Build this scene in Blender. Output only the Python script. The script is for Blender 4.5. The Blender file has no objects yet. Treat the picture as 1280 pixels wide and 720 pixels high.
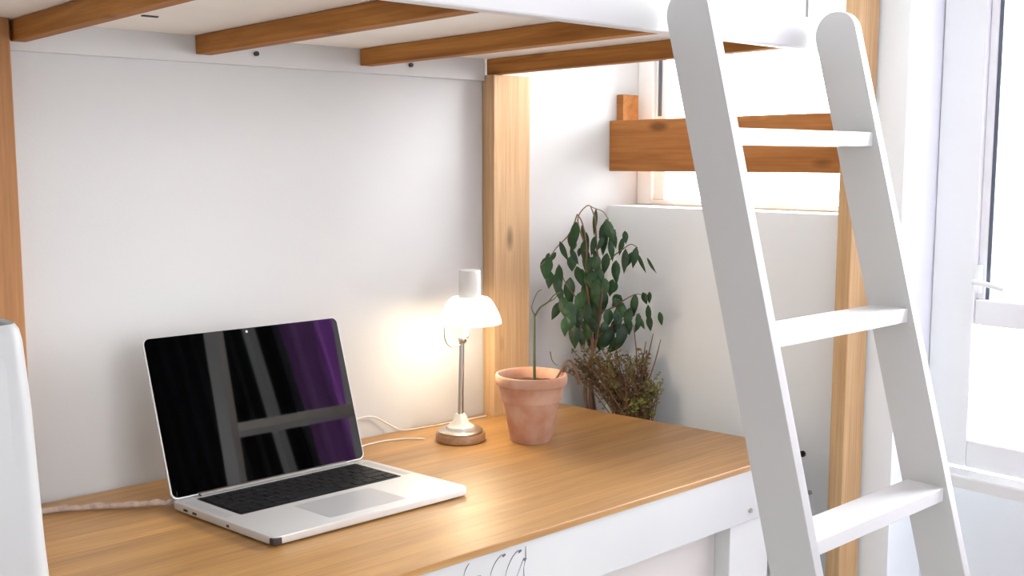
import bpy, bmesh, math, random
from mathutils import Vector, Matrix
C = bpy.context.scene.collection
sc = bpy.context.scene
PI = math.pi
random.seed(7)

LEAVES = [(1.538, 1.53, 1.111, 0.048, 0.021, 5), (1.442, 1.513, 1.052, 0.041, 0.027, 8), (1.515, 1.55, 1.024, 0.048, 0.02, -4), (1.457, 1.519, 1.026, 0.032, 0.019, 6), (1.486, 1.508, 1.082, 0.039, 0.014, -28), (1.55, 1.55, 1.051, 0.03, 0.022, 0), (1.653, 1.615, 1.097, 0.046, 0.011, -15), (1.644, 1.6, 1.045, 0.049, 0.019, 0), (1.665, 1.596, 1.129, 0.053, 0.011, 4), (1.638, 1.528, 1.114, 0.048, 0.022, -18), (1.663, 1.567, 1.086, 0.049, 0.019, 5), (1.651, 1.535, 1.073, 0.043, 0.015, -8), (1.652, 1.522, 1.029, 0.043, 0.02, 0), (1.633, 1.48, 1.055, 0.047, 0.015, 3), (1.693, 1.507, 1.057, 0.041, 0.017, 10), (1.715, 1.506, 1.044, 0.041, 0.009, -25), (1.578, 1.524, 1.047, 0.033, 0.022, 12), (1.619, 1.539, 1.018, 0.037, 0.025, -8), (1.57, 1.578, 0.99, 0.051, 0.027, 6), (1.636, 1.591, 0.978, 0.049, 0.024, -5), (1.697, 1.607, 0.952, 0.06, 0.035, 4), (1.563, 1.61, 0.945, 0.038, 0.02, 25), (1.507, 1.511, 0.957, 0.041, 0.028, 0), (1.62, 1.576, 0.939, 0.045, 0.026, -8), (1.723, 1.584, 0.957, 0.025, 0.025, 40), (1.662, 1.478, 0.961, 0.044, 0.019, 5), (1.69, 1.474, 0.974, 0.024, 0.015, -20), (1.744, 1.509, 0.931, 0.038, 0.014, -6), (1.717, 1.568, 0.931, 0.042, 0.025, 15), (1.548, 1.538, 0.905, 0.055, 0.028, 0), (1.647, 1.614, 0.873, 0.039, 0.018, -10), (1.621, 1.572, 0.9, 0.038, 0.024, 5), (1.717, 1.61, 0.869, 0.057, 0.036, 30), (1.64, 1.493, 0.898, 0.047, 0.027, 10), (1.697, 1.497, 0.922, 0.031, 0.014, 0), (1.71, 1.477, 0.919, 0.031, 0.015, -8), (1.603, 1.538, 0.916, 0.034, 0.02, -20), (1.736, 1.602, 0.892, 0.043, 0.021, 20), (1.502, 1.505, 0.94, 0.036, 0.023, 8), (1.576, 1.506, 0.999, 0.04, 0.023, 10), (1.6, 1.578, 1.019, 0.038, 0.02, -14), (1.634, 1.535, 1.046, 0.041, 0.02, 8), (1.629, 1.567, 1.081, 0.038, 0.015, 10), (1.686, 1.559, 1.092, 0.035, 0.014, -12), (1.565, 1.543, 0.97, 0.043, 0.023, 15), (1.701, 1.625, 0.919, 0.046, 0.029, -12), (1.632, 1.524, 0.932, 0.037, 0.024, 8), (1.644, 1.479, 0.936, 0.04, 0.02, 10), (1.545, 1.579, 0.985, 0.03, 0.017, -10), (1.567, 1.535, 1.08, 0.033, 0.013, 6), (1.631, 1.544, 1.112, 0.034, 0.012, 12), (1.596, 1.593, 1.081, 0.024, 0.014, 20), (1.484, 1.54, 1.068, 0.023, 0.011, 35), (1.682, 1.511, 0.911, 0.034, 0.019, -5), (1.53, 1.513, 0.943, 0.039, 0.025, -10), (1.623, 1.508, 0.998, 0.034, 0.02, 10), (1.587, 1.529, 1.016, 0.04, 0.023, 0), (1.679, 1.596, 0.877, 0.046, 0.025, 0), (1.638, 1.577, 0.965, 0.041, 0.024, 14)]
TR1 = [(1.66, 1.6, 0.741), (1.666, 1.6, 0.82), (1.653, 1.59, 0.867), (1.634, 1.58, 0.939), (1.613, 1.57, 1.011), (1.602, 1.56, 1.079), (1.58, 1.55, 1.131), (1.565, 1.55, 1.151)]
TR2 = [(1.655, 1.61, 0.74), (1.651, 1.6, 0.813), (1.663, 1.59, 0.866), (1.666, 1.58, 0.936), (1.66, 1.57, 1.007), (1.644, 1.57, 1.076), (1.638, 1.57, 1.136), (1.624, 1.57, 1.165)]
BR1 = [(1.602, 1.56, 1.079), (1.566, 1.55, 1.139), (1.591, 1.55, 1.167), (1.612, 1.55, 1.163), (1.649, 1.55, 1.148), (1.669, 1.55, 1.102)]
BR2 = [(1.565, 1.55, 1.151), (1.533, 1.54, 1.114), (1.489, 1.53, 1.09), (1.46, 1.52, 1.074), (1.425, 1.51, 1.058)]
BR3 = [(1.666, 1.58, 0.936), (1.672, 1.55, 0.948), (1.665, 1.51, 0.969), (1.692, 1.5, 0.98), (1.713, 1.49, 0.976)]
BR4 = [(1.665, 1.58, 1.023), (1.67, 1.55, 1.056), (1.658, 1.51, 1.076), (1.674, 1.5, 1.087), (1.695, 1.5, 1.078)]
BR5 = [(1.634, 1.58, 0.939), (1.583, 1.57, 0.976), (1.54, 1.56, 1.013), (1.511, 1.55, 1.052)]
BR6 = [(1.653, 1.59, 0.867), (1.674, 1.57, 0.898), (1.672, 1.52, 0.925), (1.705, 1.5, 0.938)]
BR7 = [(1.663, 1.59, 0.866), (1.613, 1.58, 0.904), (1.574, 1.57, 0.936), (1.526, 1.56, 0.968)]

# ------------------------------------------------------------------ materials
def new_mat(name):
    m = bpy.data.materials.new(name); m.use_nodes = True
    nt = m.node_tree
    return m, nt, nt.nodes['Principled BSDF']

def plain(name, col, rough=.5, metal=0., spec=.5, **kw):
    m, nt, b = new_mat(name)
    b.inputs['Base Color'].default_value = (*col, 1)
    b.inputs['Roughness'].default_value = rough
    b.inputs['Metallic'].default_value = metal
    b.inputs['Specular IOR Level'].default_value = spec
    for k, v in kw.items():
        b.inputs[k.replace('_', ' ')].default_value = v
    return m

def painted(name, col, rough=.6, var=.03, scale=6., bump=.0, spec=.3):
    """painted plaster / board: faint large scale variation and a fine bump"""
    m, nt, b = new_mat(name)
    n = nt.nodes; l = nt.links
    tc = n.new('ShaderNodeTexCoord'); no = n.new('ShaderNodeTexNoise'); no.inputs['Scale'].default_value = scale
    no.inputs['Detail'].default_value = 4
    l.new(tc.outputs['Object'], no.inputs['Vector'])
    r = n.new('ShaderNodeValToRGB')
    r.color_ramp.elements[0].position = .3; r.color_ramp.elements[1].position = .7
    r.color_ramp.elements[0].color = (*[c*(1-var) for c in col], 1); r.color_ramp.elements[1].color = (*col, 1)
    l.new(no.outputs['Fac'], r.inputs['Fac']); l.new(r.outputs['Color'], b.inputs['Base Color'])
    b.inputs['Roughness'].default_value = rough; b.inputs['Specular IOR Level'].default_value = spec
    if bump:
        n2 = n.new('ShaderNodeTexNoise'); n2.inputs['Scale'].default_value = 220; l.new(tc.outputs['Object'], n2.inputs['Vector'])
        bp = n.new('ShaderNodeBump'); bp.inputs['Strength'].default_value = bump; bp.inputs['Distance'].default_value = .001
        l.new(n2.outputs['Fac'], bp.inputs['Height']); l.new(bp.outputs['Normal'], b.inputs['Normal'])
    return m

def wood(name, light, dark, axis='X', scale=1., rough=.5, knots=True, contrast=1., planks=0., spec=.4):
    m, nt, b = new_mat(name)
    n = nt.nodes; l = nt.links
    tc = n.new('ShaderNodeTexCoord'); mp = n.new('ShaderNodeMapping')
    l.new(tc.outputs['Object'], mp.inputs['Vector'])
    s = {'X': (1.3, 22, 22), 'Y': (22, 1.3, 22), 'Z': (22, 22, 1.3)}[axis]
    mp.inputs['Scale'].default_value = [v*scale for v in s]
    no = n.new('ShaderNodeTexNoise'); no.inputs['Scale'].default_value = 1.6; no.inputs['Detail'].default_value = 6
    no.inputs['Roughness'].default_value = .62; no.inputs['Distortion'].default_value = .6
    l.new(mp.outputs['Vector'], no.inputs['Vector'])
    r = n.new('ShaderNodeValToRGB'); e = r.color_ramp.elements
    e[0].position = .5-.22/contrast; e[1].position = .5+.22/contrast
    e[0].color = (*dark, 1); e[1].color = (*light, 1)
    l.new(no.outputs['Fac'], r.inputs['Fac'])
    col = r.outputs['Color']
    # fine fibres
    mp2 = n.new('ShaderNodeMapping'); l.new(tc.outputs['Object'], mp2.inputs['Vector'])
    s2 = {'X': (6, 260, 260), 'Y': (260, 6, 260), 'Z': (260, 260, 6)}[axis]
    mp2.inputs['Scale'].default_value = s2
    nf = n.new('ShaderNodeTexNoise'); nf.inputs['Scale'].default_value = 1; nf.inputs['Detail'].default_value = 2
    l.new(mp2.outputs['Vector'], nf.inputs['Vector'])
    mr = n.new('ShaderNodeMapRange'); mr.inputs['From Min'].default_value = .3; mr.inputs['From Max'].default_value = .7
    mr.inputs['To Min'].default_value = .82; mr.inputs['To Max'].default_value = 1.05
    l.new(nf.outputs['Fac'], mr.inputs['Value'])
    mx = n.new('ShaderNodeMix'); mx.data_type = 'RGBA'; mx.blend_type = 'MULTIPLY'; mx.inputs['Factor'].default_value = 1
    l.new(col, mx.inputs['A']); l.new(mr.outputs['Result'], mx.inputs['B']); col = mx.outputs['Result']
    if planks:
        # bamboo style lamellas: strips of slightly different tone running along X
        sx = n.new('ShaderNodeSeparateXYZ'); l.new(tc.outputs['Object'], sx.inputs['Vector'])
        ml = n.new('ShaderNodeMath'); ml.operation = 'MULTIPLY'; ml.inputs[1].default_value = planks
        l.new(sx.outputs['Y'], ml.inputs[0])
        fl = n.new('ShaderNodeMath'); fl.operation = 'FLOOR'; l.new(ml.outputs[0], fl.inputs[0])
        wn = n.new('ShaderNodeTexWhiteNoise'); wn.noise_dimensions = '1D'; l.new(fl.outputs[0], wn.inputs['W'])
        m2 = n.new('ShaderNodeMapRange'); m2.inputs['To Min'].default_value = .86; m2.inputs['To Max'].default_value = 1.06
        l.new(wn.outputs['Value'], m2.inputs['Value'])
        mx2 = n.new('ShaderNodeMix'); mx2.data_type = 'RGBA'; mx2.blend_type = 'MULTIPLY'; mx2.inputs['Factor'].default_value = 1
        l.new(col, mx2.inputs['A']); l.new(m2.outputs['Result'], mx2.inputs['B']); col = mx2.outputs['Result']
    if knots:
        mk = n.new('ShaderNodeMapping'); l.new(tc.outputs['Object'], mk.inputs['Vector'])
        mk.inputs['Scale'].default_value = {'X': (5, 13, 13), 'Y': (13, 5, 13), 'Z': (13, 13, 5)}[axis]
        mk.inputs['Location'].default_value = (.31, .2, .12)
        vo = n.new('ShaderNodeTexVoronoi'); vo.inputs['Scale'].default_value = 1.; l.new(mk.outputs['Vector'], vo.inputs['Vector'])
        rk = n.new('ShaderNodeMapRange'); rk.inputs['From Min'].default_value = .07; rk.inputs['From Max'].default_value = .17
        rk.inputs['To Min'].default_value = .45; rk.inputs['To Max'].default_value = 1.
        l.new(vo.outputs['Distance'], rk.inputs['Value'])
        mx3 = n.new('ShaderNodeMix'); mx3.data_type = 'RGBA'; mx3.blend_type = 'MULTIPLY'; mx3.inputs['Factor'].default_value = 1
        l.new(col, mx3.inputs['A']); l.new(rk.outputs['Result'], mx3.inputs['B']); col = mx3.outputs['Result']
    l.new(col, b.inputs['Base Color'])
    b.inputs['Roughness'].default_value = rough; b.inputs['Specular IOR Level'].default_value = spec
    bp = n.new('ShaderNodeBump'); bp.inputs['Strength'].default_value = .12; bp.inputs['Distance'].default_value = .001
    l.new(nf.outputs['Fac'], bp.inputs['Height']); l.new(bp.outputs['Normal'], b.inputs['Normal'])
    return m

def glass_pane(name):
    m = bpy.data.materials.new(name); m.use_nodes = True; nt = m.node_tree; n = nt.nodes; l = nt.links
    n.clear()
    o = n.new('ShaderNodeOutputMaterial'); t = n.new('ShaderNodeBsdfTransparent'); g = n.new('ShaderNodeBsdfGlossy')
    t.inputs['Color'].default_value = (.97, .98, .98, 1); g.inputs['Roughness'].default_value = .02
    f = n.new('ShaderNodeFresnel'); f.inputs['IOR'].default_value = 1.4
    mx = n.new('ShaderNodeMixShader'); l.new(f.outputs[0], mx.inputs[0]); l.new(t.outputs[0], mx.inputs[1]); l.new(g.outputs[0], mx.inputs[2])
    l.new(mx.outputs[0], o.inputs['Surface'])
    return m

def terracotta():
    m, nt, b = new_mat('terracotta'); n = nt.nodes; l = nt.links
    tc = n.new('ShaderNodeTexCoord'); no = n.new('ShaderNodeTexNoise'); no.inputs['Scale'].default_value = 22; no.inputs['Detail'].default_value = 7
    l.new(tc.outputs['Object'], no.inputs['Vector'])
    r = n.new('ShaderNodeValToRGB'); e = r.color_ramp.elements
    e[0].position = .36; e[0].color = (.50, .25, .16, 1); e[1].position = .66; e[1].color = (.62, .40, .30, 1)
    l.new(no.outputs['Fac'], r.inputs['Fac']); l.new(r.outputs['Color'], b.inputs['Base Color'])
    b.inputs['Roughness'].default_value = .85
    bp = n.new('ShaderNodeBump'); bp.inputs['Strength'].default_value = .3; bp.inputs['Distance'].default_value = .001
    l.new(no.outputs['Fac'], bp.inputs['Height']); l.new(bp.outputs['Normal'], b.inputs['Normal'])
    return m

def leafy(name, c1, c2, rough=.4):
    m, nt, b = new_mat(name); n = nt.nodes; l = nt.links
    g = n.new('ShaderNodeTexCoord'); no = n.new('ShaderNodeTexNoise'); no.inputs['Scale'].default_value = 14
    l.new(g.outputs['Object'], no.inputs['Vector'])
    r = n.new('ShaderNodeValToRGB'); e = r.color_ramp.elements
    e[0].position = .35; e[0].color = (*c1, 1); e[1].position = .65; e[1].color = (*c2, 1)
    l.new(no.outputs['Fac'], r.inputs['Fac']); l.new(r.outputs['Color'], b.inputs['Base Color'])
    b.inputs['Roughness'].default_value = rough
    return m

M = dict(
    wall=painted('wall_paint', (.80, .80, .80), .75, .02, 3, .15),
    wallback=painted('wall_paint_dimmed', (.61, .615, .62), .75, .02, 3, .15),  # wall white greyed in colour to offset strong light from the rear
    wallright=painted('wall_paint_brightened', (.86, .905, .94), .75, .02, 3, .15),  # wall white brightened and cooled in colour to make up for weak, warm light
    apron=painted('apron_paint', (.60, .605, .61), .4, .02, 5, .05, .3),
    railpaint=painted('bed_rail_paint', (.70, .70, .71), .4, .02, 5, .05, .3),
    panel=painted('fill_panel_paint', (.66, .62, .60), .6, .03, 5),
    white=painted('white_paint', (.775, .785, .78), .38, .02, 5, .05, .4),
    frame=plain('window_frame_paint', (.88, .905, .90), .35),
    gasket=plain('window_gasket', (.10, .12, .15), .5),
    floor=wood('floor_boards', (.74, .71, .68), (.64, .61, .58), 'Y', .8, .5, False),
    ceil=painted('ceiling_paint', (.82, .82, .82), .8, .01),
    slab=painted('bed_slab', (.90, .86, .80), .7, .06, 9, .1),
    desk=wood('desk_bamboo', (.60, .325, .10), (.40, .19, .045), 'X', 1.4, .45, False, 1., 30, .5),
    deskedge=wood('desk_edge', (.50, .33, .15), (.38, .23, .09), 'X', 1.4, .5, False),
    joist=wood('joist_wood', (.54, .24, .06), (.26, .09, .018), 'Y', 1.2, .65, True, spec=.2),
    frontpost=wood('window_post_pine', (.63, .42, .23), (.50, .30, .14), 'Z', 1., .6, True, spec=.2),
    leftpost=wood('left_post_wood', (.44, .21, .08), (.31, .13, .04), 'Z', 1., .55, True),
    sidewall=painted('grey_wall_paint', (.66, .665, .68), .8, .02, 3),
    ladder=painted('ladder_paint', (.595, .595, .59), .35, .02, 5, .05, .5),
    boardw=wood('guard_board_wood', (.47, .20, .06), (.32, .12, .03), 'Y', 1.2, .6, True, spec=.2),
    post=wood('post_pine', (.68, .47, .28), (.54, .32, .15), 'Z', .8, .6, True, spec=.25),
    alu=plain('aluminium', (.66, .66, .65), .42, .45),
    alu_dark=plain('aluminium_edge', (.30, .29, .28), .35, 1.),
    key=plain('keycap', (.006, .006, .007), .5, 0, .2),
    well=plain('keyboard_well', (.006, .006, .01), .4, 0, .2),
    screen=plain('screen_glass', (.0008, .0008, .001), .03, 0, .5, IOR=2.05),
    track=plain('trackpad', (.55, .55, .56), .35, .45),
    rubber=plain('rubber', (.03, .02, .018), .6),
    steel=plain('brushed_steel', (.55, .52, .48), .28, 1.),
    terra=terracotta(),
    soil=painted('soil', (.10, .045, .025), .95, .5, 60, .4),
    stem=plain('green_stem', (.07, .09, .03), .6),
    bark=plain('ficus_bark', (.20, .11, .065), .7),
    leaf=leafy('ficus_leaf', (.006, .026, .010), (.022, .085, .018), .5),
    dry=leafy('dry_foliage', (.09, .05, .025), (.20, .17, .06), .8),
    twig=plain('twig', (.16, .075, .04), .8),
    drygreen=leafy('olive_foliage', (.10, .13, .02), (.30, .33, .06), .7),
    cable=painted('braided_cable', (.62, .47, .38), .8, .35, 90, .3),
    cord=plain('white_cord', (.75, .70, .66), .5),
    plastic=plain('white_plastic', (.50, .51, .52), .4),
    black=plain('black_metal', (.02, .02, .02), .5),
    ink=plain('grey_ink', (.16, .15, .16), .7),
    pane=glass_pane('window_glass'),
    drape=painted('mirror_drape_dark', (.01, .01, .013), .95, .3, 3),
    plum=painted('mirror_drape_plum', (.70, .32, .85), .9, .2, 3),
    porcelain=plain('white_glazed_lamp', (.80, .77, .72), .2),
    basewood=wood('lamp_base_wood', (.50, .30, .16), (.36, .19, .09), 'X', 3, .3, False),
    greyplate=plain('grey_plate', (.50, .52, .52), .4),
)
_b = M['desk'].node_tree.nodes['Principled BSDF']; _b.inputs['Coat Weight'].default_value = .6; _b.inputs['Coat IOR'].default_value = 1.5; _b.inputs['Coat Roughness'].default_value = .42
def shade_mat():
    m, nt, b = new_mat('lit_glass_shade')
    b.inputs['Base Color'].default_value = (.9, .88, .84, 1); b.inputs['Roughness'].default_value = .3
    b.inputs['Emission Color'].default_value = (1, .93, .80, 1); b.inputs['Emission Strength'].default_value = .62
    return m
M['shade'] = shade_mat()
M['socket'] = plain('frosted_socket', (.72, .70, .67), .25)

# ------------------------------------------------------------------ mesh helpers
def add_box(bm, x0, x1, y0, y1, z0, z1, bevel=0., seg=2):
    vs = [bm.verts.new((x, y, z)) for x in (x0, x1) for y in (y0, y1) for z in (z0, z1)]
    q = [(0, 1, 3, 2), (4, 6, 7, 5), (0, 4, 5, 1), (2, 3, 7, 6), (0, 2, 6, 4), (1, 5, 7, 3)]
    fs = [bm.faces.new([vs[i] for i in f]) for f in q]
    if bevel:
        es = list({e for f in fs for e in f.edges})
        bmesh.ops.bevel(bm, geom=es, offset=bevel, segments=seg, affect='EDGES', profile=.5)
    return bm

def add_prism(bm, pts, z0, z1, bevel=0., seg=2):
    """polygon in XY extruded from z0 to z1"""
    a = [bm.verts.new((x, y, z0)) for x, y in pts]; b = [bm.verts.new((x, y, z1)) for x, y in pts]
    fs = [bm.faces.new(a[::-1]), bm.faces.new(b)]
    k = len(pts)
    for i in range(k):
        fs.append(bm.faces.new([a[i], a[(i+1) % k], b[(i+1) % k], b[i]]))
    if bevel:
        es = [e for e in fs[0].edges] + [e for e in fs[1].edges]
        bmesh.ops.bevel(bm, geom=list(set(es)), offset=bevel, segments=seg, affect='EDGES', profile=.5)
    return bm

def rounded(w, d, r, k=6):
    out = []
    for cx, cy, a0 in ((w/2-r, d/2-r, 0), (-w/2+r, d/2-r, 90), (-w/2+r, -d/2+r, 180), (w/2-r, -d/2+r, 270)):
        for i in range(k+1):
            a = math.radians(a0+90*i/k); out.append((cx+r*math.cos(a), cy+r*math.sin(a)))
    return out

def add_lathe(bm, prof, n=40, c=(0, 0), closed=False):
    rings = []
    for r, z in prof:
        if r <= 1e-6: rings.append([bm.verts.new((c[0], c[1], z))])
        else: rings.append([bm.verts.new((c[0]+r*math.cos(2*PI*i/n), c[1]+r*math.sin(2*PI*i/n), z)) for i in range(n)])
    def join(A, B):
        for i in range(n):
            j = (i+1) % n
            if len(A) == 1 and len(B) == 1: return
            if len(A) == 1: bm.faces.new([A[0], B[j], B[i]])
            elif len(B) == 1: bm.faces.new([A[i], A[j], B[0]])
            else: bm.faces.new([A[i], A[j], B[j], B[i]])
    for a, b in zip(rings, rings[1:]): join(a, b)
    if closed: join(rings[-1], rings[0])
    return bm

def smooth_path(pts, sub=6):
    P = [Vector(p) for p in pts]
    if len(P) < 3: return P
    out = []
    for i in range(len(P)-1):
        p0 = P[max(i-1, 0)]; p1 = P[i]; p2 = P[i+1]; p3 = P[min(i+2, len(P)-1)]
        for s in range(sub):
            t = s/sub
            out.append(.5*((2*p1)+(-p0+p2)*t+(2*p0-5*p1+4*p2-p3)*t*t+(-p0+3*p1-3*p2+p3)*t**3))
    out.append(P[-1]); return out

def add_tube(bm, pts, r, n=8, r1=None, sub=6, rf=None):
    P = smooth_path(pts, sub) if sub else [Vector(p) for p in pts]
    if r1 is None: r1 = r
    rings = []; up = None
    for i, p in enumerate(P):
        t = (P[min(i+1, len(P)-1)]-P[max(i-1, 0)]).normalized()
        if up is None:
            up = t.orthogonal().normalized()
        up = (up-t*up.dot(t)).normalized(); sd = t.cross(up)
        f = i/(len(P)-1); rr = (r+(r1-r)*f)*(rf(f) if rf else 1)
        rings.append([bm.verts.new(p+(up*math.cos(2*PI*k/n)+sd*math.sin(2*PI*k/n))*rr) for k in range(n)])
    for a, b in zip(rings, rings[1:]):
        for k in range(n): bm.faces.new([a[k], a[(k+1) % n], b[(k+1) % n], b[k]])
    bm.faces.new(rings[0][::-1]); bm.faces.new(rings[-1])
    return bm

def obj(name, bm, mat, parent=None, smooth=False, loc=None):
    bmesh.ops.recalc_face_normals(bm, faces=bm.faces[:])
    me = bpy.data.meshes.new(name); bm.to_mesh(me); bm.free()
    me.materials.append(M[mat] if isinstance(mat, str) else mat)
    if smooth:
        for p in me.polygons: p.use_smooth = True
        try: me.set_sharp_from_angle(angle=math.radians(38))
        except Exception: pass
    o = bpy.data.objects.new(name, me); C.objects.link(o)
    if parent: o.parent = parent
    if loc: o.location = loc
    return o

def B(): return bmesh.new()
def box(name, mat, parent, x0, x1, y0, y1, z0, z1, bevel=.0015):
    return obj(name, add_box(B(), x0, x1, y0, y1, z0, z1, bevel), mat, parent, False)

def thing(name, label, cat, loc=(0, 0, 0), rotz=0, group=None):
    o = bpy.data.objects.new(name, None); C.objects.link(o)
    o.empty_display_size = .05; o.location = loc; o.rotation_euler = (0, 0, rotz)
    o['label'] = label; o['category'] = cat
    if group: o['group'] = group
    return o
def tag(o, label, cat, group=None):
    o['label'] = label; o['category'] = cat
    if group: o['group'] = group
    return o
def struct(o, label=None, cat=None):
    o['kind'] = 'structure'
    if label: o['label'] = label
    if cat: o['category'] = cat
    return o

# ------------------------------------------------------------------ the room
YW = 1.664      # back wall plane
XR = 1.778      # right wall plane
ZC = 2.60
T = .14
Y_A = 1.045     # near jamb of the bed window (window_1)
YN1, YN0 = .955, .40   # niche of window_2
XN = 1.90
struct(box('floor', 'floor', None, -1.9, XR, -2.6, YW, -.1, 0, 0), 'wooden board floor of the room', 'floor')
struct(box('ceiling', 'ceil', None, -1.9, XR+.4, -2.6, YW+.2, ZC, ZC+.1, 0), 'plain white ceiling above the loft bed', 'ceiling')
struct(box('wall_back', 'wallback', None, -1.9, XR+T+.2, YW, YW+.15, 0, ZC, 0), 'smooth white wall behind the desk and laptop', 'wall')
struct(box('wall_left', 'sidewall', None, -1.9-T, -1.9, -2.6, YW, 0, ZC, 0), 'grey side wall to the left of the desk', 'wall')
# right wall in one mesh: piers, parapets, lintels
bm = B()
add_box(bm, XR, XR+.135, Y_A, YW, 0, 1.16)            # parapet under window_1
add_box(bm, XR, XR+.135, Y_A, YW, 2.3, ZC)            # lintel
add_box(bm, XR, XR+.22, YN1, Y_A, 0, ZC)              # pier between the windows
add_box(bm, XN, XN+.1, YN0, YN1, 0, .665)             # parapet at the back of the niche
add_box(bm, XN, XN+.1, YN0, YN1, 2.3, ZC)
add_box(bm, XR, XR+.22, -2.6, YN0, 0, ZC)
struct(obj('wall_right', bm, 'wallright'), 'white window wall with grey shaded parapets right of the desk', 'wall')

bm = B()
RX0, RX1, RZ0, RZ1 = -.3, 1.6, .8, 2.35
add_box(bm, -1.9, RX0, -2.6-T, -2.6, 0, ZC); add_box(bm, RX1, XR+.22, -2.6-T, -2.6, 0, ZC)
add_box(bm, RX0, RX1, -2.6-T, -2.6, 0, RZ0); add_box(bm, RX0, RX1, -2.6-T, -2.6, RZ1, ZC)
struct(obj('wall_rear', bm, 'wall'), 'white wall behind the camera with a wide window opening', 'wall')
w3 = thing('window_3', 'wide unseen window set behind the camera to let in daylight', 'window', (.65, -2.67, RZ0)); w3['kind'] = 'structure'  # unseen window, put in as the source of daylight from the rear
bm = B()
add_box(bm, RX0+.001-.65, RX0+.05-.65, -.03, .03, .001, 1.549, .003); add_box(bm, RX1-.05-.65, RX1-.001-.65, -.03, .03, .001, 1.549, .003)
add_box(bm, RX0+.05-.65, RX1-.05-.65, -.03, .03, .001, .05, .003); add_box(bm, RX0+.05-.65, RX1-.05-.65, -.03, .03, 1.5, 1.549, .003)
add_box(bm, -.03, .03, -.03, .03, .05, 1.5, .003)
obj('window_frame', bm, 'frame', w3)

# window_1: beside the bed, seen behind the guard board
w1 = thing('window_1', 'bright white-framed window behind the wooden guard board of the bed', 'window', (XR+.095, 0, 1.16)); w1['kind'] = 'structure'
bm = B()
fx0, fx1 = 0, .035
add_box(bm, fx0, fx1, YW-.045, YW-.001, .001, 1.139, .002); add_box(bm, fx0, fx1, Y_A+.001, Y_A+.04, .001, 1.139, .002)
add_box(bm, fx0, fx1, Y_A+.04, YW-.045, .001, .012, .002); add_box(bm, fx0, fx1, Y_A+.04, YW-.045, 1.10, 1.139, .002)
obj('window_frame', bm, 'frame', w1)
box('window_gasket', 'gasket', w1, .004, .012, YW-.064, YW-.058, .20, 1.06, 0)
box('sash_stile', 'frame', w1, .010, .030, YW-.075, YW-.045, .012, 1.10, .002)
box('pane', 'pane', w1, .014, .018, Y_A+.04, YW-.075, .012, 1.10, 0)
# window_2: tall window in the niche at the right
w2 = thing('window_2', 'tall white-framed window with a low crossbar at the right edge', 'window', (XN, 0, .70)); w2['kind'] = 'structure'
bm = B()
yo = YN1
add_box(bm, -.002, .05, .875, yo-.001, 0, 1.599, .003)                  # fixed stile
add_box(bm, -.002, .05, YN0+.001, YN0+.06, 0, 1.599, .003)
add_box(bm, -.002, .05, YN0+.06, .875, 0, .052, .003)
add_box(bm, -.002, .05, YN0+.06, .875, 1.55, 1.599, .003)
obj('window_frame', bm, 'frame', w2)
bm = B()
add_box(bm, .004, .04, YN0+.06, .875, .265, .312, .003)
obj('crossbar', bm, 'frame', w2)
bm = B()
add_box(bm, .010, .045, .860, .875, .312, 1.55, .002)
add_box(bm, .010, .045, YN0+.06, YN0+.075, .312, 1.55, .002)
obj('sash_stile', bm, 'frame', w2)
box('window_gasket', 'gasket', w2, .012, .020, .853, .860, .312, 1.55, 0)
bm = B()
add_box(bm, .024, .028, YN0+.075, .853, .312, 1.55); add_box(bm, .024, .028, YN0+.06, .875, .052, .265)
obj('pane', bm, 'pane', w2)
bm = B(); add_tube(bm, [(-.004, .868, .345), (-.018, .868, .345), (-.022, .845, .343), (-.022, .812, .336)], .005, 10)
add_box(bm, -.006, 0, .861, .875, .325, .375, .002)
obj('window_handle', bm, 'frame', w2, True)
sl = box('window_sill', 'white', w2, -.055, -.002, YN0+.001, YN1-.001, -.025, -.001, .004)

# ------------------------------------------------------------------ desk
DZ = .74
desk = thing('desk', 'bamboo-topped writing desk with a white apron under the loft bed', 'desk', (.6, 1.35, 0))
def dl(pts): return [(x-.6, y-1.35) for x, y in pts]
pts = dl([(.10, 1.072), (1.632, 1.066), (1.645, 1.071), (1.650, 1.085), (1.652, 1.19), (1.634, 1.30), (1.602, 1.50), (1.590, 1.662), (1.507, 1.662), (1.507, 1.6245), (1.404, 1.6245), (1.404, 1.662), (.504, 1.662), (.504, 1.6245), (.10, 1.6245)])
bm = B(); add_prism(bm, pts, DZ-.011, DZ, .0015, 2)
top = obj('desktop', bm, 'desk', desk)
# apron boards: front, right, back, left
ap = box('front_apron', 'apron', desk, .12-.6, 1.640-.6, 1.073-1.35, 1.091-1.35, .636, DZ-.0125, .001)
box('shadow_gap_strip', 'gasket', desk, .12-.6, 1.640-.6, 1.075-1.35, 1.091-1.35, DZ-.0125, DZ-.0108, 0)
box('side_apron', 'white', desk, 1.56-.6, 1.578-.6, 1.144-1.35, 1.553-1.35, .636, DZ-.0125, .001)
box('side_apron', 'white', desk, .14-.6, .158-.6, 1.093-1.35, 1.60-1.35, .636, DZ-.0125, .001)
box('bright_fill_panel', 'panel', desk, .222-.6, 1.486-.6, 1.125-1.35, 1.137-1.35, .05, .727, .001)  # added panel, catches light where the wall under the desk stays too dark
for lx in (1.487, .16):
    for ly in (1.093, 1.555):
        box('leg', 'white', desk, lx-.6, lx+(.115 if lx > 1 else .06)-.6, ly-1.35, ly+.05-1.35, 0, .728, .002)
for (sx, sz) in ((1.515, .655), (.19, .655)):
    bm = B(); add_tube(bm, [(sx-.6, 1.0735-1.35, sz), (sx-.6, 1.070-1.35, sz)], .0042, 14, sub=0)
    obj('screw', bm, 'steel', ap, True)
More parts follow.
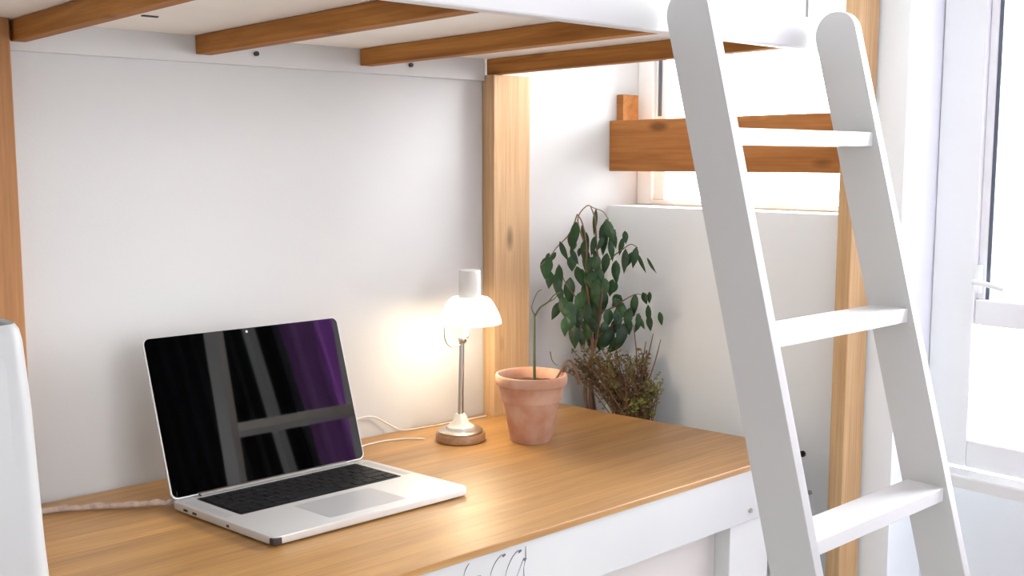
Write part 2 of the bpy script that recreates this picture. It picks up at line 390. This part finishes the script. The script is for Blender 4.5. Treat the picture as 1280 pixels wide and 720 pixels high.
# pencil handwriting on the apron: thin strokes a hair proud of the paint
bm = B()
def wr(u, z): return (u-.6, 1.0728-1.35, z)
STROKES = [[(.882, .7225), (.877, .718), (.8725, .708), (.873, .690), (.878, .664)],
           [(.864, .690), (.858, .693), (.852, .686), (.850, .674), (.855, .664), (.866, .668), (.873, .684)],
           [(.886, .684), (.897, .692), (.901, .698), (.893, .701), (.884, .692), (.882, .676), (.890, .665), (.903, .668)],
           [(.945, .7175), (.939, .7195), (.929, .713), (.921, .701), (.917, .686), (.919, .672), (.928, .663), (.938, .666)],
           [(.975, .7155), (.970, .7185), (.960, .712), (.951, .699), (.946, .684), (.948, .672), (.957, .668), (.968, .682), (.981, .705)],
           [(.9845, .7215), (.9845, .703), (.981, .690), (.983, .672), (.992, .668)]]
for st in STROKES:
    add_tube(bm, [wr(u, z) for u, z in st], .0008, 6, rf=lambda f: .35+.45*abs(math.sin(f*7)))
for (u, z) in ((.9435, .7185), (.9735, .717), (.983, .703), (.899, .699), (.862, .6915)):
    add_tube(bm, [wr(u-.0022, z-.0012), wr(u+.0022, z+.0006)], .0017, 6, sub=0)
hw = obj('handwriting', bm, 'ink', ap); hw['label'] = 'grey cursive pencil writing on the white apron'

# ------------------------------------------------------------------ loft bed
bed = thing('loft_bed', 'white-railed loft bed with exposed wooden slats above the desk', 'bed', (.95, 1.3, 0))
bx, by = .95, 1.3
ZB = 1.430; ZS = 1.460
def bb(name, mat, x0, x1, y0, y1, z0, z1, bev=.002, par=bed): return box(name, mat, par, x0-bx, x1-bx, y0-by, y1-by, z0, z1, bev)
for k, jx in enumerate((.508, .796, 1.1105, 1.410)):
    bb('joist', 'joist', jx-.005 if k else jx, jx+.022, .9705, 1.648, ZB, ZS, .0015)
bb('bed_panel', 'slab', .02, 1.523, .9705, 1.652, ZS+.0005, ZS+.016, .001)
rail = bb('front_rail', 'railpaint', .02, 1.523, .9495, .970, ZB, 1.60, .003)
bb('back_ledger', 'wallback', .506, 1.403, 1.650, 1.6635, 1.418, ZS+.016, .001)
for px_ in (.899, 1.219):
    bm = B(); add_tube(bm, [(px_-bx, 1.651-by, 1.438), (px_-bx, 1.645-by, 1.438)], .004, 12, sub=0); obj('bolt', bm, 'black', bed, True)
bm = B(); add_box(bm, .630-bx, .652-bx, 1.470-by, 1.478-by, ZS-.0012, ZS+.001); obj('staple', bm, 'black', bed)
bb('corner_post', 'post', 1.4055, 1.5035, 1.627, 1.662, .0, 1.4295, .002)
bb('corner_post', 'leftpost', .404, .502, 1.627, 1.662, .0, 2.2, .002)
bb('mattress', 'plastic', .04, 1.51, .985, 1.64, ZS+.017, ZS+.12, .02)
pl = bb('rail_bracket', 'greyplate', 1.452, 1.512, .9465, .9493, 1.478, 1.56, .001); pl['label'] = 'flat grey plate on the white rail end'

fpost = box('wooden_post', 'frontpost', None, -.033, .033, -.0145, .0145, 0, ZC-.002, .002)
fpost.location = (1.7395, 1.0245, 0)
tag(fpost, 'tall pine post standing by the window wall, seen behind the ladder', 'post')

gr = thing('guard_rail', 'wide brown wooden board fixed across the window beside the bed', 'board', (XR+.012, 1.35, 1.237))
box('board', 'boardw', gr, -.011, .011, Y_A+.001-1.35, YW-.001-1.35, 0, .112, .0015)
box('cleat', 'boardw', gr, .012, .064, YW-.020-1.35, YW-.001-1.35, .08, .205-.035, .001)

# ------------------------------------------------------------------ ladder
lad = thing('bunk_ladder', 'white wooden ladder with rounded rail tops leaning on the bed', 'ladder', (1.2985, .56, 0))
sl_ = .262; L = 1.466
th = math.atan(sl_); ux_ = Vector((0, math.sin(th), math.cos(th))); uy_ = Vector((0, math.cos(th), -math.sin(th)))
org = Vector((0, .563-.56, 0))    # back edge line meets the floor here
Wd = .0685
def ladder_rail(x0, top):
    """plank in the plane x = const, back edge along ux_, rounded top, foot cut level with the floor"""
    Lt = top/math.cos(th)
    prof = []
    # local (s along rail, w backwards-forwards): w = 0 back edge, w = -Wd front edge
    prof.append((org, 0)); 
    foot_front = org - uy_*Wd + ux_*(-(Wd*math.sin(th))/math.cos(th))
    P = [org.copy(), None]
    pts = [org.copy()]
    r = Wd/2
    cen = org + ux_*(Lt-r) - uy_*r
    for i in range(41):
        a = PI*i/40
        pts.append(cen + uy_*r*math.cos(a) + ux_*r*math.sin(a))
    pts.append(foot_front)
    bm = B()
    a = [bm.verts.new((x0, p.y, p.z)) for p in pts]; b = [bm.verts.new((x0+.016, p.y, p.z)) for p in pts]
    f1 = bm.faces.new(a[::-1]); f2 = bm.faces.new(b); k = len(pts)
    for i in range(k): bm.faces.new([a[i], a[(i+1) % k], b[(i+1) % k], b[i]])
    bmesh.ops.bevel(bm, geom=list(set(list(f1.edges)+list(f2.edges))), offset=.0018, segments=2, affect='EDGES', profile=.5)
    return obj('rail', bm, 'ladder', lad, False)
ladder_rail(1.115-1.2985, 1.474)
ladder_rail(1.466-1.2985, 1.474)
for zt in (1.302, 1.046, .792, .538, .284):
    zc = zt-.0105
    yb = .563+sl_*zc-.56
    y1_ = yb-.006; y0_ = yb-Wd/math.cos(th)+.008
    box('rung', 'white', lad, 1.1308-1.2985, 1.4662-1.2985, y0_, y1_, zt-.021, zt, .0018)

# ------------------------------------------------------------------ laptop
lap = thing('laptop', 'open silver laptop with a dark glossy screen on the desk', 'laptop', (.8451, 1.3785, DZ), -.0008)
SHM = Matrix(((1, -math.sin(.14), 0, 0), (0, math.cos(.14), 0, 0), (0, 0, 1, 0), (0, 0, 0, 1)))
_obj = obj
def obj(name, bm, mat, parent=None, smooth=False, loc=None):
    bm.transform(SHM)
    return _obj(name, bm, mat, parent, smooth, loc)
LW, LD = .3435, .2475
bm = B(); add_prism(bm, rounded(LW, LD, .011), .0035, .0145, .0025, 3)
base = obj('base', bm, 'alu', lap, True)
kb = obj('keyboard', add_prism(B(), [(x, y+.0500) for x, y in rounded(.284, .112, .003, 3)], .0143, .0149, 0), 'well', lap)
rows = [(13, .0105), (14, .0186), (14, .0186), (13, .0186), (12, .0186), (11, .0186)]
ky = .0500+.056-.003
kc = None
for ri, (nk, hgt) in enumerate(rows):
    hgt = hgt-.0022 if ri else hgt-.002
    wds = [1.]*nk
    if ri == 1: wds[-1] = 1.5
    if ri == 2: wds[0] = 1.5
    if ri == 3: wds[0] = 1.75; wds[-1] = 1.75
    if ri == 4: wds[0] = 2.2; wds[-1] = 2.2
    if ri == 5: wds = [1, 1, 1, 1.25, 5, 1.25, 1, 1, 1, 1]
    tot = sum(wds); gap = .0023; unit = (.278-gap*(len(wds)-1))/tot
    xx = -.139
    for wk in wds:
        w_ = unit*wk
        o = obj('key', add_box(B(), xx, xx+w_, ky-hgt, ky, .0148, .0160, .0004, 1), 'key', kb)
        xx += w_+gap
    ky -= hgt+.0023
tr = obj('trackpad', add_prism(B(), [(x, y-.063) for x, y in rounded(.135, .083, .004, 4)], .0143, .0147, 0), 'track', lap)
for sx in (-1, 1):
    bm = B()
    add_prism(bm, [(x+sx*.1575, y+.0500) for x, y in rounded(.012, .104, .003, 3)], .0143, .01465, 0)
    obj('speaker_grille', bm, 'track', lap)
for yy, wd in ((.085, .010), (.062, .010), (-.02, .006)):
    obj('side_port', add_box(B(), -LW/2-.0006, -LW/2+.002, yy-wd/2, yy+wd/2, .006, .0095, .0003), 'rubber', lap)
for sx in (-1, 1):
    for sy in (-1, 1):
        bm = B(); add_lathe(bm, [(0, 0), (.008, 0), (.008, .0036), (0, .0036)], 18, (sx*(LW/2-.022), sy*(LD/2-.022))); obj('rubber_foot', bm, 'rubber', lap, True)
bm = B(); add_box(bm, -LW/2-.0008, -LW/2+.013, -LD/2-.0008, -LD/2+.008, .0032, .0128, .001); o = obj('corner_guard', bm, 'rubber', lap, True); o['label'] = 'dark chipped front left corner'
bm = B(); add_tube(bm, [(-.13, LD/2-.007, .0155), (.13, LD/2-.007, .0155)], .0048, 16, sub=0); obj('hinge', bm, 'alu_dark', lap, True)
# lid tilts back 18 degrees about the hinge
lid_m = Matrix.Translation((0, LD/2-.004, .0155)) @ Matrix.Rotation(math.radians(-15.6), 4, 'X')
H = .2455
lid2d = [(x, y+H/2) for x, y in rounded(LW, H, .010, 6)]
def lidpart(name, poly, y0, y1, mat, bev=0., par=lap):
    bm = B(); a = [bm.verts.new((x, y0, z)) for x, z in poly]; b = [bm.verts.new((x, y1, z)) for x, z in poly]
    f1 = bm.faces.new(a); f2 = bm.faces.new(b[::-1]); k = len(poly)
    for i in range(k): bm.faces.new([a[i], b[i], b[(i+1) % k], a[(i+1) % k]])
    if bev: bmesh.ops.bevel(bm, geom=list(f2.edges), offset=bev, segments=3, affect='EDGES', profile=.5)
    bm.transform(lid_m)
    return obj(name, bm, mat, par, bev > 0)
lid = lidpart('lid', lid2d, 0, .0036, 'alu', .0012)
lidpart('screen', [(x*.984, y+H/2+.001) for x, y in rounded(LW*1.006, H*.990, .009, 6)], -.0008, 0, 'screen', 0, lid)
lidpart('screen_strip', [(x, y+.0075) for x, y in rounded(LW*.95, .011, .002, 2)], -.0014, -.0008, 'screen', 0, lid)
lidpart('camera', [(x, y+H-.006) for x, y in rounded(.004, .004, .0019, 4)], -.0011, -.0008, 'track', 0, lid)

obj = _obj
cb = B()
cp = [(.30, 1.66-.035, DZ+.0055), (.42, 1.611, DZ+.0055), (.506, 1.607, DZ+.0055), (.545, 1.592, DZ+.0055), (.581, 1.572, DZ+.0055), (.615, 1.548, DZ+.006), (.640, 1.532, DZ+.007), (.655, 1.518, DZ+.0075), (.668, 1.510, DZ+.008), (.66, 1.50, DZ+.008)]
add_tube(cb, cp[:-1], .0046, 10)
# second strand twisted round the first
P = smooth_path(cp[:-1], 12); Q = []
for i, p in enumerate(P):
    a = i*.42; Q.append((p.x+.0022*math.sin(a)*.7, p.y+.0022*math.sin(a)*.7, p.z+.0022*math.cos(a)+.0008))
add_tube(cb, Q, .0036, 8, sub=0)
cab = obj('power_cable', cb, 'cable', None, True)
tag(cab, 'thick beige twisted cable running from the laptop to the left', 'cable')

# ------------------------------------------------------------------ desk lamp
lx, ly = 1.238, 1.530
lamp = thing('desk_lamp', 'small lit table lamp with white glass shade against the wall', 'lamp', (lx, ly, DZ))
bm = B(); add_lathe(bm, [(0, 0), (.044, 0), (.0465, .002), (.047, .012), (.045, .0155), (0, .0155)], 48); obj('base', bm, 'basewood', lamp, True)
bm = B(); add_lathe(bm, [(0, .0157), (.042, .0157), (.0425, .019), (.038, .022), (0, .022)], 48); obj('base_collar', bm, 'steel', lamp, True)
bm = B(); add_lathe(bm, [(0, .0221), (.027, .0221), (.026, .027), (.016, .034), (.0115, .046), (.0085, .050), (0, .050)], 36); obj('pole_foot', bm, 'porcelain', lamp, True)
bm = B(); add_tube(bm, [(0, 0, .049), (.004, 0, .188)], .0055, 16, .0048, sub=0); obj('pole', bm, 'steel', lamp, True)
bm = B()
bmesh.ops.create_uvsphere(bm, u_segments=20, v_segments=12, radius=.0085, matrix=Matrix.Translation((.006, 0, .190)))
add_tube(bm, [(.006, -.002, .192), (.014, -.006, .196)], .0035, 10, sub=0)
obj('joint', bm, 'steel', lamp, True)
scx, scy = .024, 0
bm = B(); add_tube(bm, [(.006, 0, .190), (.014, 0, .205), (scx, 0, .222)], .0045, 10); obj('neck', bm, 'steel', lamp, True)
# open bell-shaped shade, closed shell with thickness
bm = B()
outer = [(.0205, .268), (.034, .2675), (.040, .263), (.047, .252), (.054, .238), (.0585, .226), (.0595, .219)]
inner = [(.0570, .219), (.056, .226), (.0515, .238), (.0445, .252), (.038, .2605), (.032, .2645), (.0205, .265)]
add_lathe(bm, outer+inner, 56, (scx, scy), True); obj('lamp_shade', bm, 'shade', lamp, True)
bm = B(); add_lathe(bm, [(0, .2655), (.0200, .2655), (.0205, .268), (.0203, .316), (.019, .3185), (0, .3185)], 36, (scx, scy)); obj('socket', bm, 'socket', lamp, True)
bm = B(); bmesh.ops.create_uvsphere(bm, u_segments=20, v_segments=12, radius=.017, matrix=Matrix.Translation((scx, scy, .243)))
add_tube(bm, [(scx, scy, .250), (scx, scy, .266)], .012, 16, sub=0)
def bulbmat():
    m, nt, b = new_mat('lit_bulb'); b.inputs['Emission Color'].default_value = (1, .85, .62, 1); b.inputs['Emission Strength'].default_value = 5
    return m
M['bulb'] = bulbmat()
obj('bulb', bm, 'bulb', lamp, True)
bm = B(); add_tube(bm, [(-.030, 0, .222), (-.035, 0, .216), (-.036, 0, .200), (-.030, 0, .186), (-.018, 0, .179), (.004, 0, .181)], .0016, 8); obj('wire_handle', bm, 'steel', lamp, True)
ld = bpy.data.lights.new('lamp_light', 'POINT'); ld.energy = .85; ld.color = (1, .82, .56); ld.shadow_soft_size = .02
lo = bpy.data.objects.new('lamp_light', ld); C.objects.link(lo); lo.location = (scx, scy, .205); lo.parent = lamp

bm = B()
add_tube(bm, [(1.186, 1.572, DZ+.0020), (1.17, 1.590, DZ+.0022), (1.13, 1.610, DZ+.002), (1.09, 1.612, DZ+.0018), (1.04, 1.606, DZ+.0018), (1.02, 1.625, DZ+.008), (1.045, 1.650, DZ+.028), (1.09, 1.657, DZ+.040), (1.13, 1.658, DZ+.038), (1.16, 1.655, DZ+.020), (1.19, 1.650, DZ+.004), (1.24, 1.645, DZ+.0018), (1.32, 1.640, DZ+.0018), (1.39, 1.635, DZ+.0018)], .0015, 8)
tag(obj('lamp_cord', bm, 'cord', None, True), 'thin pale lamp cord looping against the wall beside the laptop', 'cord')

# ------------------------------------------------------------------ terracotta pot with bare stem
px0, py0 = 1.335, 1.440
pot = thing('plant_pot', 'terracotta pot with one bare stem on the desk beside the lamp', 'plant pot', (px0, py0, DZ))
bm = B()
add_lathe(bm, [(0, 0), (.0365, 0), (.039, .003), (.0525, .074), (.0535, .078), (.0575, .079), (.0605, .105), (.0620, .107), (.0660, .109), (.0672, .113), (.0672, .123), (.0655, .1265),
               (.0630, .127), (.0605, .124), (.0585, .108), (.0565, .080), (.050, .070), (.037, .012), (0, .012)], 64)
obj('pot', bm, 'terra', pot, True)
bm = B(); add_lathe(bm, [(0, .108), (.03, .1095), (.0575, .107), (.0575, .104), (0, .100)], 40)
for v in bm.verts: v.co.z += random.uniform(-.0012, .0012)
obj('soil', bm, 'soil', pot, True)
ox, oy, oz = px0, py0, DZ
def lp(pts): return [(x-ox, y-oy, z-oz) for x, y, z in pts]
bm = B()
add_tube(bm, lp([(1.353, 1.45, .845), (1.352, 1.45, .873), (1.3515, 1.45, .93), (1.352, 1.45, .977)]), .0030, 8, .0022)
add_tube(bm, lp([(1.352, 1.45, .970), (1.366, 1.45, .986), (1.386, 1.448, .996), (1.399, 1.446, 1.008), (1.415, 1.445, 1.012)]), .0020, 8, .0010)
add_tube(bm, lp([(1.386, 1.448, .996), (1.400, 1.447, 1.000), (1.408, 1.448, 1.006)]), .0010, 6, .0006)
add_tube(bm, lp([(1.352, 1.45, .975), (1.346, 1.451, .990), (1.360, 1.452, 1.014), (1.372, 1.452, 1.020)]), .0012, 6, .0007)
obj('bare_stem', bm, 'stem', pot, True)
bm = B()
add_tube(bm, lp([(1.366, 1.415, .846), (1.382, 1.412, .866), (1.392, 1.411, .880), (1.402, 1.410, .888), (1.412, 1.409, .882), (1.422, 1.408, .862), (1.428, 1.407, .838)]), .0020, 8, .0030)
add_tube(bm, lp([(1.392, 1.411, .865), (1.396, 1.411, .874), (1.400, 1.410, .878)]), .0055, 8, .001)
add_tube(bm, lp([(1.374, 1.430, .905), (1.378, 1.430, .890), (1.386, 1.430, .880), (1.394, 1.430, .876)]), .0010, 6, .0006)
cl = obj('withered_shoot', bm, 'bark', pot, True); cl['label'] = 'withered curled shoot hanging over the rim'

# ------------------------------------------------------------------ plants behind the desk
st = thing('corner_shelf', 'white wall shelf in the corner behind the desk end carrying the two plants', 'shelf', (1.70, 1.54, .565))
box('board', 'white', st, -.062, .077, -.125, .123, 0, .015, .002)
for sy in (-.09, .09):
    bm = B(); a_ = [bm.verts.new((x, sy, z)) for x, z in ((.077, -.0005), (.077, -.06), (-.03, -.0005))]; b_ = [bm.verts.new((x, sy+.012, z)) for x, z in ((.077, -.0005), (.077, -.06), (-.03, -.0005))]
    bm.faces.new(a_); bm.faces.new(b_[::-1])
    for i in range(3): bm.faces.new([a_[i], b_[i], b_[(i+1) % 3], a_[(i+1) % 3]])
    obj('bracket', bm, 'white', st)

def leaf_mesh(bm, at, length, width, ang, yaw):
    """pointed drooping leaf, folded on the midrib; ang tilts in the view plane, yaw turns about vertical"""
    n = 7; L_ = []; Mi = []; R_ = []
    ca, sa = math.cos(math.radians(ang)), math.sin(math.radians(ang))
    rot = Matrix.Rotation(yaw, 3, 'Z')
    for i in range(n):
        t = i/(n-1)
        w_ = width*.5*math.sin(PI*min(1, t*.97+.03)**.8)*(1 if t < .97 else .1)
        if i in (0,): w_ = width*.05
        if i == n-1: w_ = .0002
        bend = .10*length*math.sin(t*PI)
        for lst, sx in ((L_, -1), (Mi, 0), (R_, 1)):
            p = Vector((sx*w_, -bend+(abs(sx)*w_*.35), (.5-t)*length))
            p = Vector((p.x*ca+p.z*sa*-1, p.y, p.z*ca+p.x*sa))
            lst.append(bm.verts.new(Vector(at)+rot@p))
    for i in range(n-1):
        bm.faces.new([L_[i], Mi[i], Mi[i+1], L_[i+1]]); bm.faces.new([Mi[i], R_[i], R_[i+1], Mi[i+1]])

fic = thing('weeping_fig', 'leafy green weeping fig drooping behind the end of the desk', 'potted plant', (1.688, 1.602, .58))
fo = Vector((1.688, 1.602, .58))
def rel(pts, o=fo): return [tuple(Vector(p)-o) for p in pts]
bm = B(); add_lathe(bm, [(0, 0), (.036, 0), (.040, .004), (.046, .07), (.050, .071), (.051, .095), (.047, .095), (.044, .07), (.036, .01), (0, .01)], 36); obj('pot', bm, 'terra', fic, True)
bm = B(); add_lathe(bm, [(0, .082), (.0455, .081), (.0455, .078), (0, .078)], 28); obj('soil', bm, 'soil', fic, True)
bm = B()
add_tube(bm, rel([(1.690, 1.605, .655)]+TR1), .0045, 8, .0012)
add_tube(bm, rel([(1.680, 1.600, .655)]+TR2), .0045, 8, .0012)
add_tube(bm, rel([(1.684, 1.595, .655), (1.668, 1.603, .76), (1.660, 1.596, .82), (1.657, 1.592, .87)]), .0040, 8, .003)
obj('trunk', bm, 'bark', fic, True)
bm = B()
for br in (BR1, BR2, BR3, BR4, BR5, BR6, BR7): add_tube(bm, rel(br), .0017, 6, .0008)
obj('branch', bm, 'bark', fic, True)
LEAVES += [(x+random.uniform(-.011, .011), min(y+random.uniform(-.03, .02), 1.632), z+random.uniform(-.014, .010), l_*random.uniform(.7, 1.), w_*random.uniform(.7, 1.), a+random.randint(-22, 22)) for (x, y, z, l_, w_, a) in LEAVES[::2]+LEAVES[3::4]]
for (x, y, z, l_, w_, a) in LEAVES:
    bm = B()
    l_ = max(l_, .012)*1.12; w_ = w_*.97
    yawv = math.radians(-48)+random.uniform(-.45, .45)
    # built around its own centre
    leaf_mesh(bm, (x-fo.x, y-fo.y, z-fo.z), l_, w_, -a, yawv)
    ca = math.radians(a)
    tip = Vector((math.sin(ca)*l_*.5*.75, -math.sin(ca)*l_*.5*.66, l_*.5))
    p0 = Vector((x-fo.x, y-fo.y, z-fo.z))-Vector((tip.x, tip.y, -tip.z)); 
    obj('leaf', bm, 'leaf', fic, True)

bo = Vector((1.700, 1.488, .58))
bush = thing('dried_shrub', 'reddish brown dried twiggy shrub in front of the weeping fig', 'potted plant', bo)
bm = B(); add_lathe(bm, [(0, 0), (.038, 0), (.042, .004), (.048, .07), (.052, .071), (.053, .095), (.049, .095), (.046, .07), (.036, .01), (0, .01)], 36); obj('pot', bm, 'terra', bush, True)
bm = B(); add_lathe(bm, [(0, .082), (.0475, .081), (.0475, .078), (0, .078)], 28); obj('soil', bm, 'soil', bush, True)
tw = B(); fl = B(); gr_ = B()
random.seed(21)
for i in range(120):
    f = random.random()
    # spread along the gap from the wall corner (y 1.63) to the front (y 1.44)
    ty = 1.455+.185*f; tx = random.uniform(1.655, 1.745) if f < .45 else random.uniform(1.603+.05*(1-f), 1.70)
    hh = random.uniform(.80, .862) - (.05 if f < .18 else 0)
    b0 = Vector((1.700+random.uniform(-.03, .03), 1.488+random.uniform(-.03, .03), .655))
    b1 = Vector((tx, ty, hh)); mid = (b0+b1)/2+Vector((random.uniform(-.012, .012), random.uniform(-.012, .012), .02))
    if mid.x < 1.640: mid.x = 1.640
    P = smooth_path([b0, mid, b1], 8)
    add_tube(tw, [p-bo for p in P], .0016, 5, .0006, sub=0)
    for k in range(22):
        p = P[random.randint(5, len(P)-1)]
        d = Vector((random.uniform(-1, 1), random.uniform(-1, 1), random.uniform(-.3, 1))).normalized()
        l_ = random.uniform(.006, .013); s_ = d.orthogonal().normalized()*l_*.28
        a = p-bo; e = a+d*l_
        if e.x+bo.x > 1.772 or e.y+bo.y > 1.66: continue
        tgt = gr_ if (ty < 1.485 and random.random() < .55) or random.random() < .10 else fl
        vs = [tgt.verts.new(q) for q in (a, a+d*l_*.5+s_, e, a+d*l_*.5-s_)]; tgt.faces.new(vs)
for (ax, ay, az, ex, ey, ez) in ((1.70, 1.50, .80, 1.722, 1.497, .876), (1.70, 1.49, .80, 1.735, 1.488, .893), (1.70, 1.50, .80, 1.690, 1.505, .915), (1.71, 1.48, .79, 1.748, 1.478, .880), (1.68, 1.53, .79, 1.668, 1.535, .868)):
    add_tube(tw, [Vector((ax, ay, az))-bo, (Vector((ax, ay, az))+Vector((ex, ey, ez)))/2-bo+Vector((.003, 0, 0)), Vector((ex, ey, ez))-bo], .0022, 6, .0008)
obj('twigs', tw, 'twig', bush, True)['kind'] = 'stuff'
o = obj('dry_foliage', fl, 'dry', bush); o['kind'] = 'stuff'
o = obj('green_foliage', gr_, 'drygreen', bush); o['kind'] = 'stuff'; o['label'] = 'yellow-green leaves at the near side'

# ------------------------------------------------------------------ white moulded container at the left edge
bn = thing('moulded_container', 'white moulded plastic container cropped by the left edge on the desk', 'container', (.290, 1.242, DZ))
bm = B()
def ring(w, d, r, z, yo=0): return [bm.verts.new((x, y+yo, z)) for x, y in rounded(w, d, r, 6)]
secs = [(.205, .092, .022, 0), (.195, .090, .022, .030), (.186, .088, .022, .10), (.181, .086, .022, .17), (.178, .082, .020, .205), (.175, .080, .020, .25), (.165, .076, .020, .325), (.160, .073, .019, .338), (.152, .066, .018, .345), (.146, .060, .016, .342), (.146, .058, .015, .30), (.15, .058, .015, .02)]
rs = [ring(*s) for s in secs]
for a, b in zip(rs, rs[1:]):
    k = len(a)
    for i in range(k): bm.faces.new([a[i], a[(i+1) % k], b[(i+1) % k], b[i]])
bm.faces.new(rs[0][::-1]); bm.faces.new(rs[-1])
obj('body', bm, 'plastic', bn, True)
bm = B()
# raised front panel that flares out at the lower third
prof = [(-.0465, .004), (-.0465, .175), (-.0425, .205), (-.0412, .30), (-.0380, .31), (-.036, .30), (-.036, .004)]
hw_ = [.066, .066, .060, .058, .056, .056, .066]
a = [bm.verts.new((-h, y-.002, z)) for (y, z), h in zip(prof, hw_)]; b = [bm.verts.new((h, y-.002, z)) for (y, z), h in zip(prof, hw_)]
bm.faces.new(a); bm.faces.new(b[::-1])
for i in range(len(a)): bm.faces.new([a[i], b[i], b[(i+1) % len(a)], a[(i+1) % len(a)]])
obj('front_panel', bm, 'plastic', bn, True)

# ------------------------------------------------------------------ small fittings on the window wall
for (y, z, lab) in ((1.139, .694, 'small dark wall screw on the grey parapet, the upper one'), (1.120, .621, 'small wall screw on the grey parapet, the lower fainter one')):
    bm = B(); r_ = .006 if z > .65 else .004
    add_tube(bm, [(0, 0, 0), (-.004, 0, 0)], r_, 14, sub=0); add_tube(bm, [(-.004, 0, 0), (-.010, 0, 0)], r_*.6, 12, sub=0)
    o = obj('wall_screw', bm, 'black' if z > .65 else 'steel', None, True, (XR-.0002, y, z)); tag(o, lab, 'screw', 'screws on the parapet')

# ------------------------------------------------------------------ unseen drapes added along the window wall to shape the laptop screen's reflection
def added_drape(name, y0, y1, mat, label, x=1.715):
    bm = B(); n = int((y1-y0)/.012); a = []
    for i in range(n+1):
        y = y0+(y1-y0)*i/n; xo = x+.018*math.sin(i*.55)+.006*math.sin(i*1.7)
        a.append([bm.verts.new((xo, y, z)) for z in (.03, .9, 1.7, 2.42)])
    for p, q in zip(a, a[1:]):
        for k in range(3): bm.faces.new([p[k], q[k], q[k+1], p[k+1]])
    bmesh.ops.solidify(bm, geom=bm.faces[:], thickness=.003)
    tag(obj(name, bm, mat, None, True), label, 'mirrored drape')
added_drape('mirror_drape', .15, .50, 'plum', 'unseen plum drape added for the purple mirrored in the laptop screen')  # unseen, gives the screen its purple reflection
added_drape('mirror_drape', -.01, .045, 'white', 'unseen narrow pale drape added for the bright streak mirrored in the screen', 1.67)  # unseen, added for the pale streak across the screen
added_drape('mirror_drape', -1.9, .13, 'drape', 'unseen long charcoal drape added to keep the screen reflection dark')  # unseen, added so the rest of the screen mirrors darkness

# ------------------------------------------------------------------ light
w = bpy.data.worlds.new('daylight'); sc.world = w; w.use_nodes = True
bg = w.node_tree.nodes['Background']; bg.inputs['Color'].default_value = (.985, .985, 1, 1); _n = w.node_tree.nodes; _l = w.node_tree.links
_tc = _n.new('ShaderNodeTexCoord'); _vm = _n.new('ShaderNodeVectorMath'); _vm.operation = 'DOT_PRODUCT'
_vm.inputs[1].default_value = (.78, .0, .62); _l.new(_tc.outputs['Generated'], _vm.inputs[0])
_mr = _n.new('ShaderNodeMapRange'); _mr.inputs['From Min'].default_value = 0; _mr.inputs['From Max'].default_value = 1
_mr.inputs['To Min'].default_value = 3.6; _mr.inputs['To Max'].default_value = 20.     # brighter half of the sky on the window side
_l.new(_vm.outputs['Value'], _mr.inputs['Value']); _l.new(_mr.outputs['Result'], bg.inputs['Strength'])
def area(name, loc, rot, sx, sy, e, col=(1, 1, 1)):
    l = bpy.data.lights.new(name, 'AREA'); l.shape = 'RECTANGLE'; l.size = sx; l.size_y = sy; l.energy = e; l.color = col
    o = bpy.data.objects.new(name, l); C.objects.link(o); o.location = loc; o.rotation_euler = rot
    return o
for nm, loc, rot, sx, sy in (('rear_window_portal', (.65, -2.60, 1.575), (PI/2, 0, 0), 1.9, 1.55),
                            ('bed_window_portal', (XR+.14, (Y_A+YW)/2, 1.73), (PI/2, 0, PI/2), YW-Y_A, 1.14),
                            ('niche_window_portal', (XN+.05, (YN0+YN1)/2, 1.5), (PI/2, 0, PI/2), YN1-YN0, 1.6)):
    o = area(nm, loc, rot, sx, sy, 10); o.data.cycles.is_portal = True

# ------------------------------------------------------------------ camera
F_PX = 1340.; PITCH = math.atan(159/F_PX); YAW = .84150475
cam = bpy.data.cameras.new('camera'); cam.sensor_width = 36; cam.lens = F_PX/1280*36; cam.clip_start = .02
co = bpy.data.objects.new('camera', cam); C.objects.link(co); co.location = (0, 0, 1.26)
co.rotation_euler = (PI/2-PITCH, 0, YAW-PI/2)
sc.camera = co
sc.view_settings.view_transform = 'Standard'; sc.view_settings.look = 'None'
sc.view_settings.exposure = .66; sc.view_settings.gamma = 1; sc.view_settings.use_curve_mapping = False
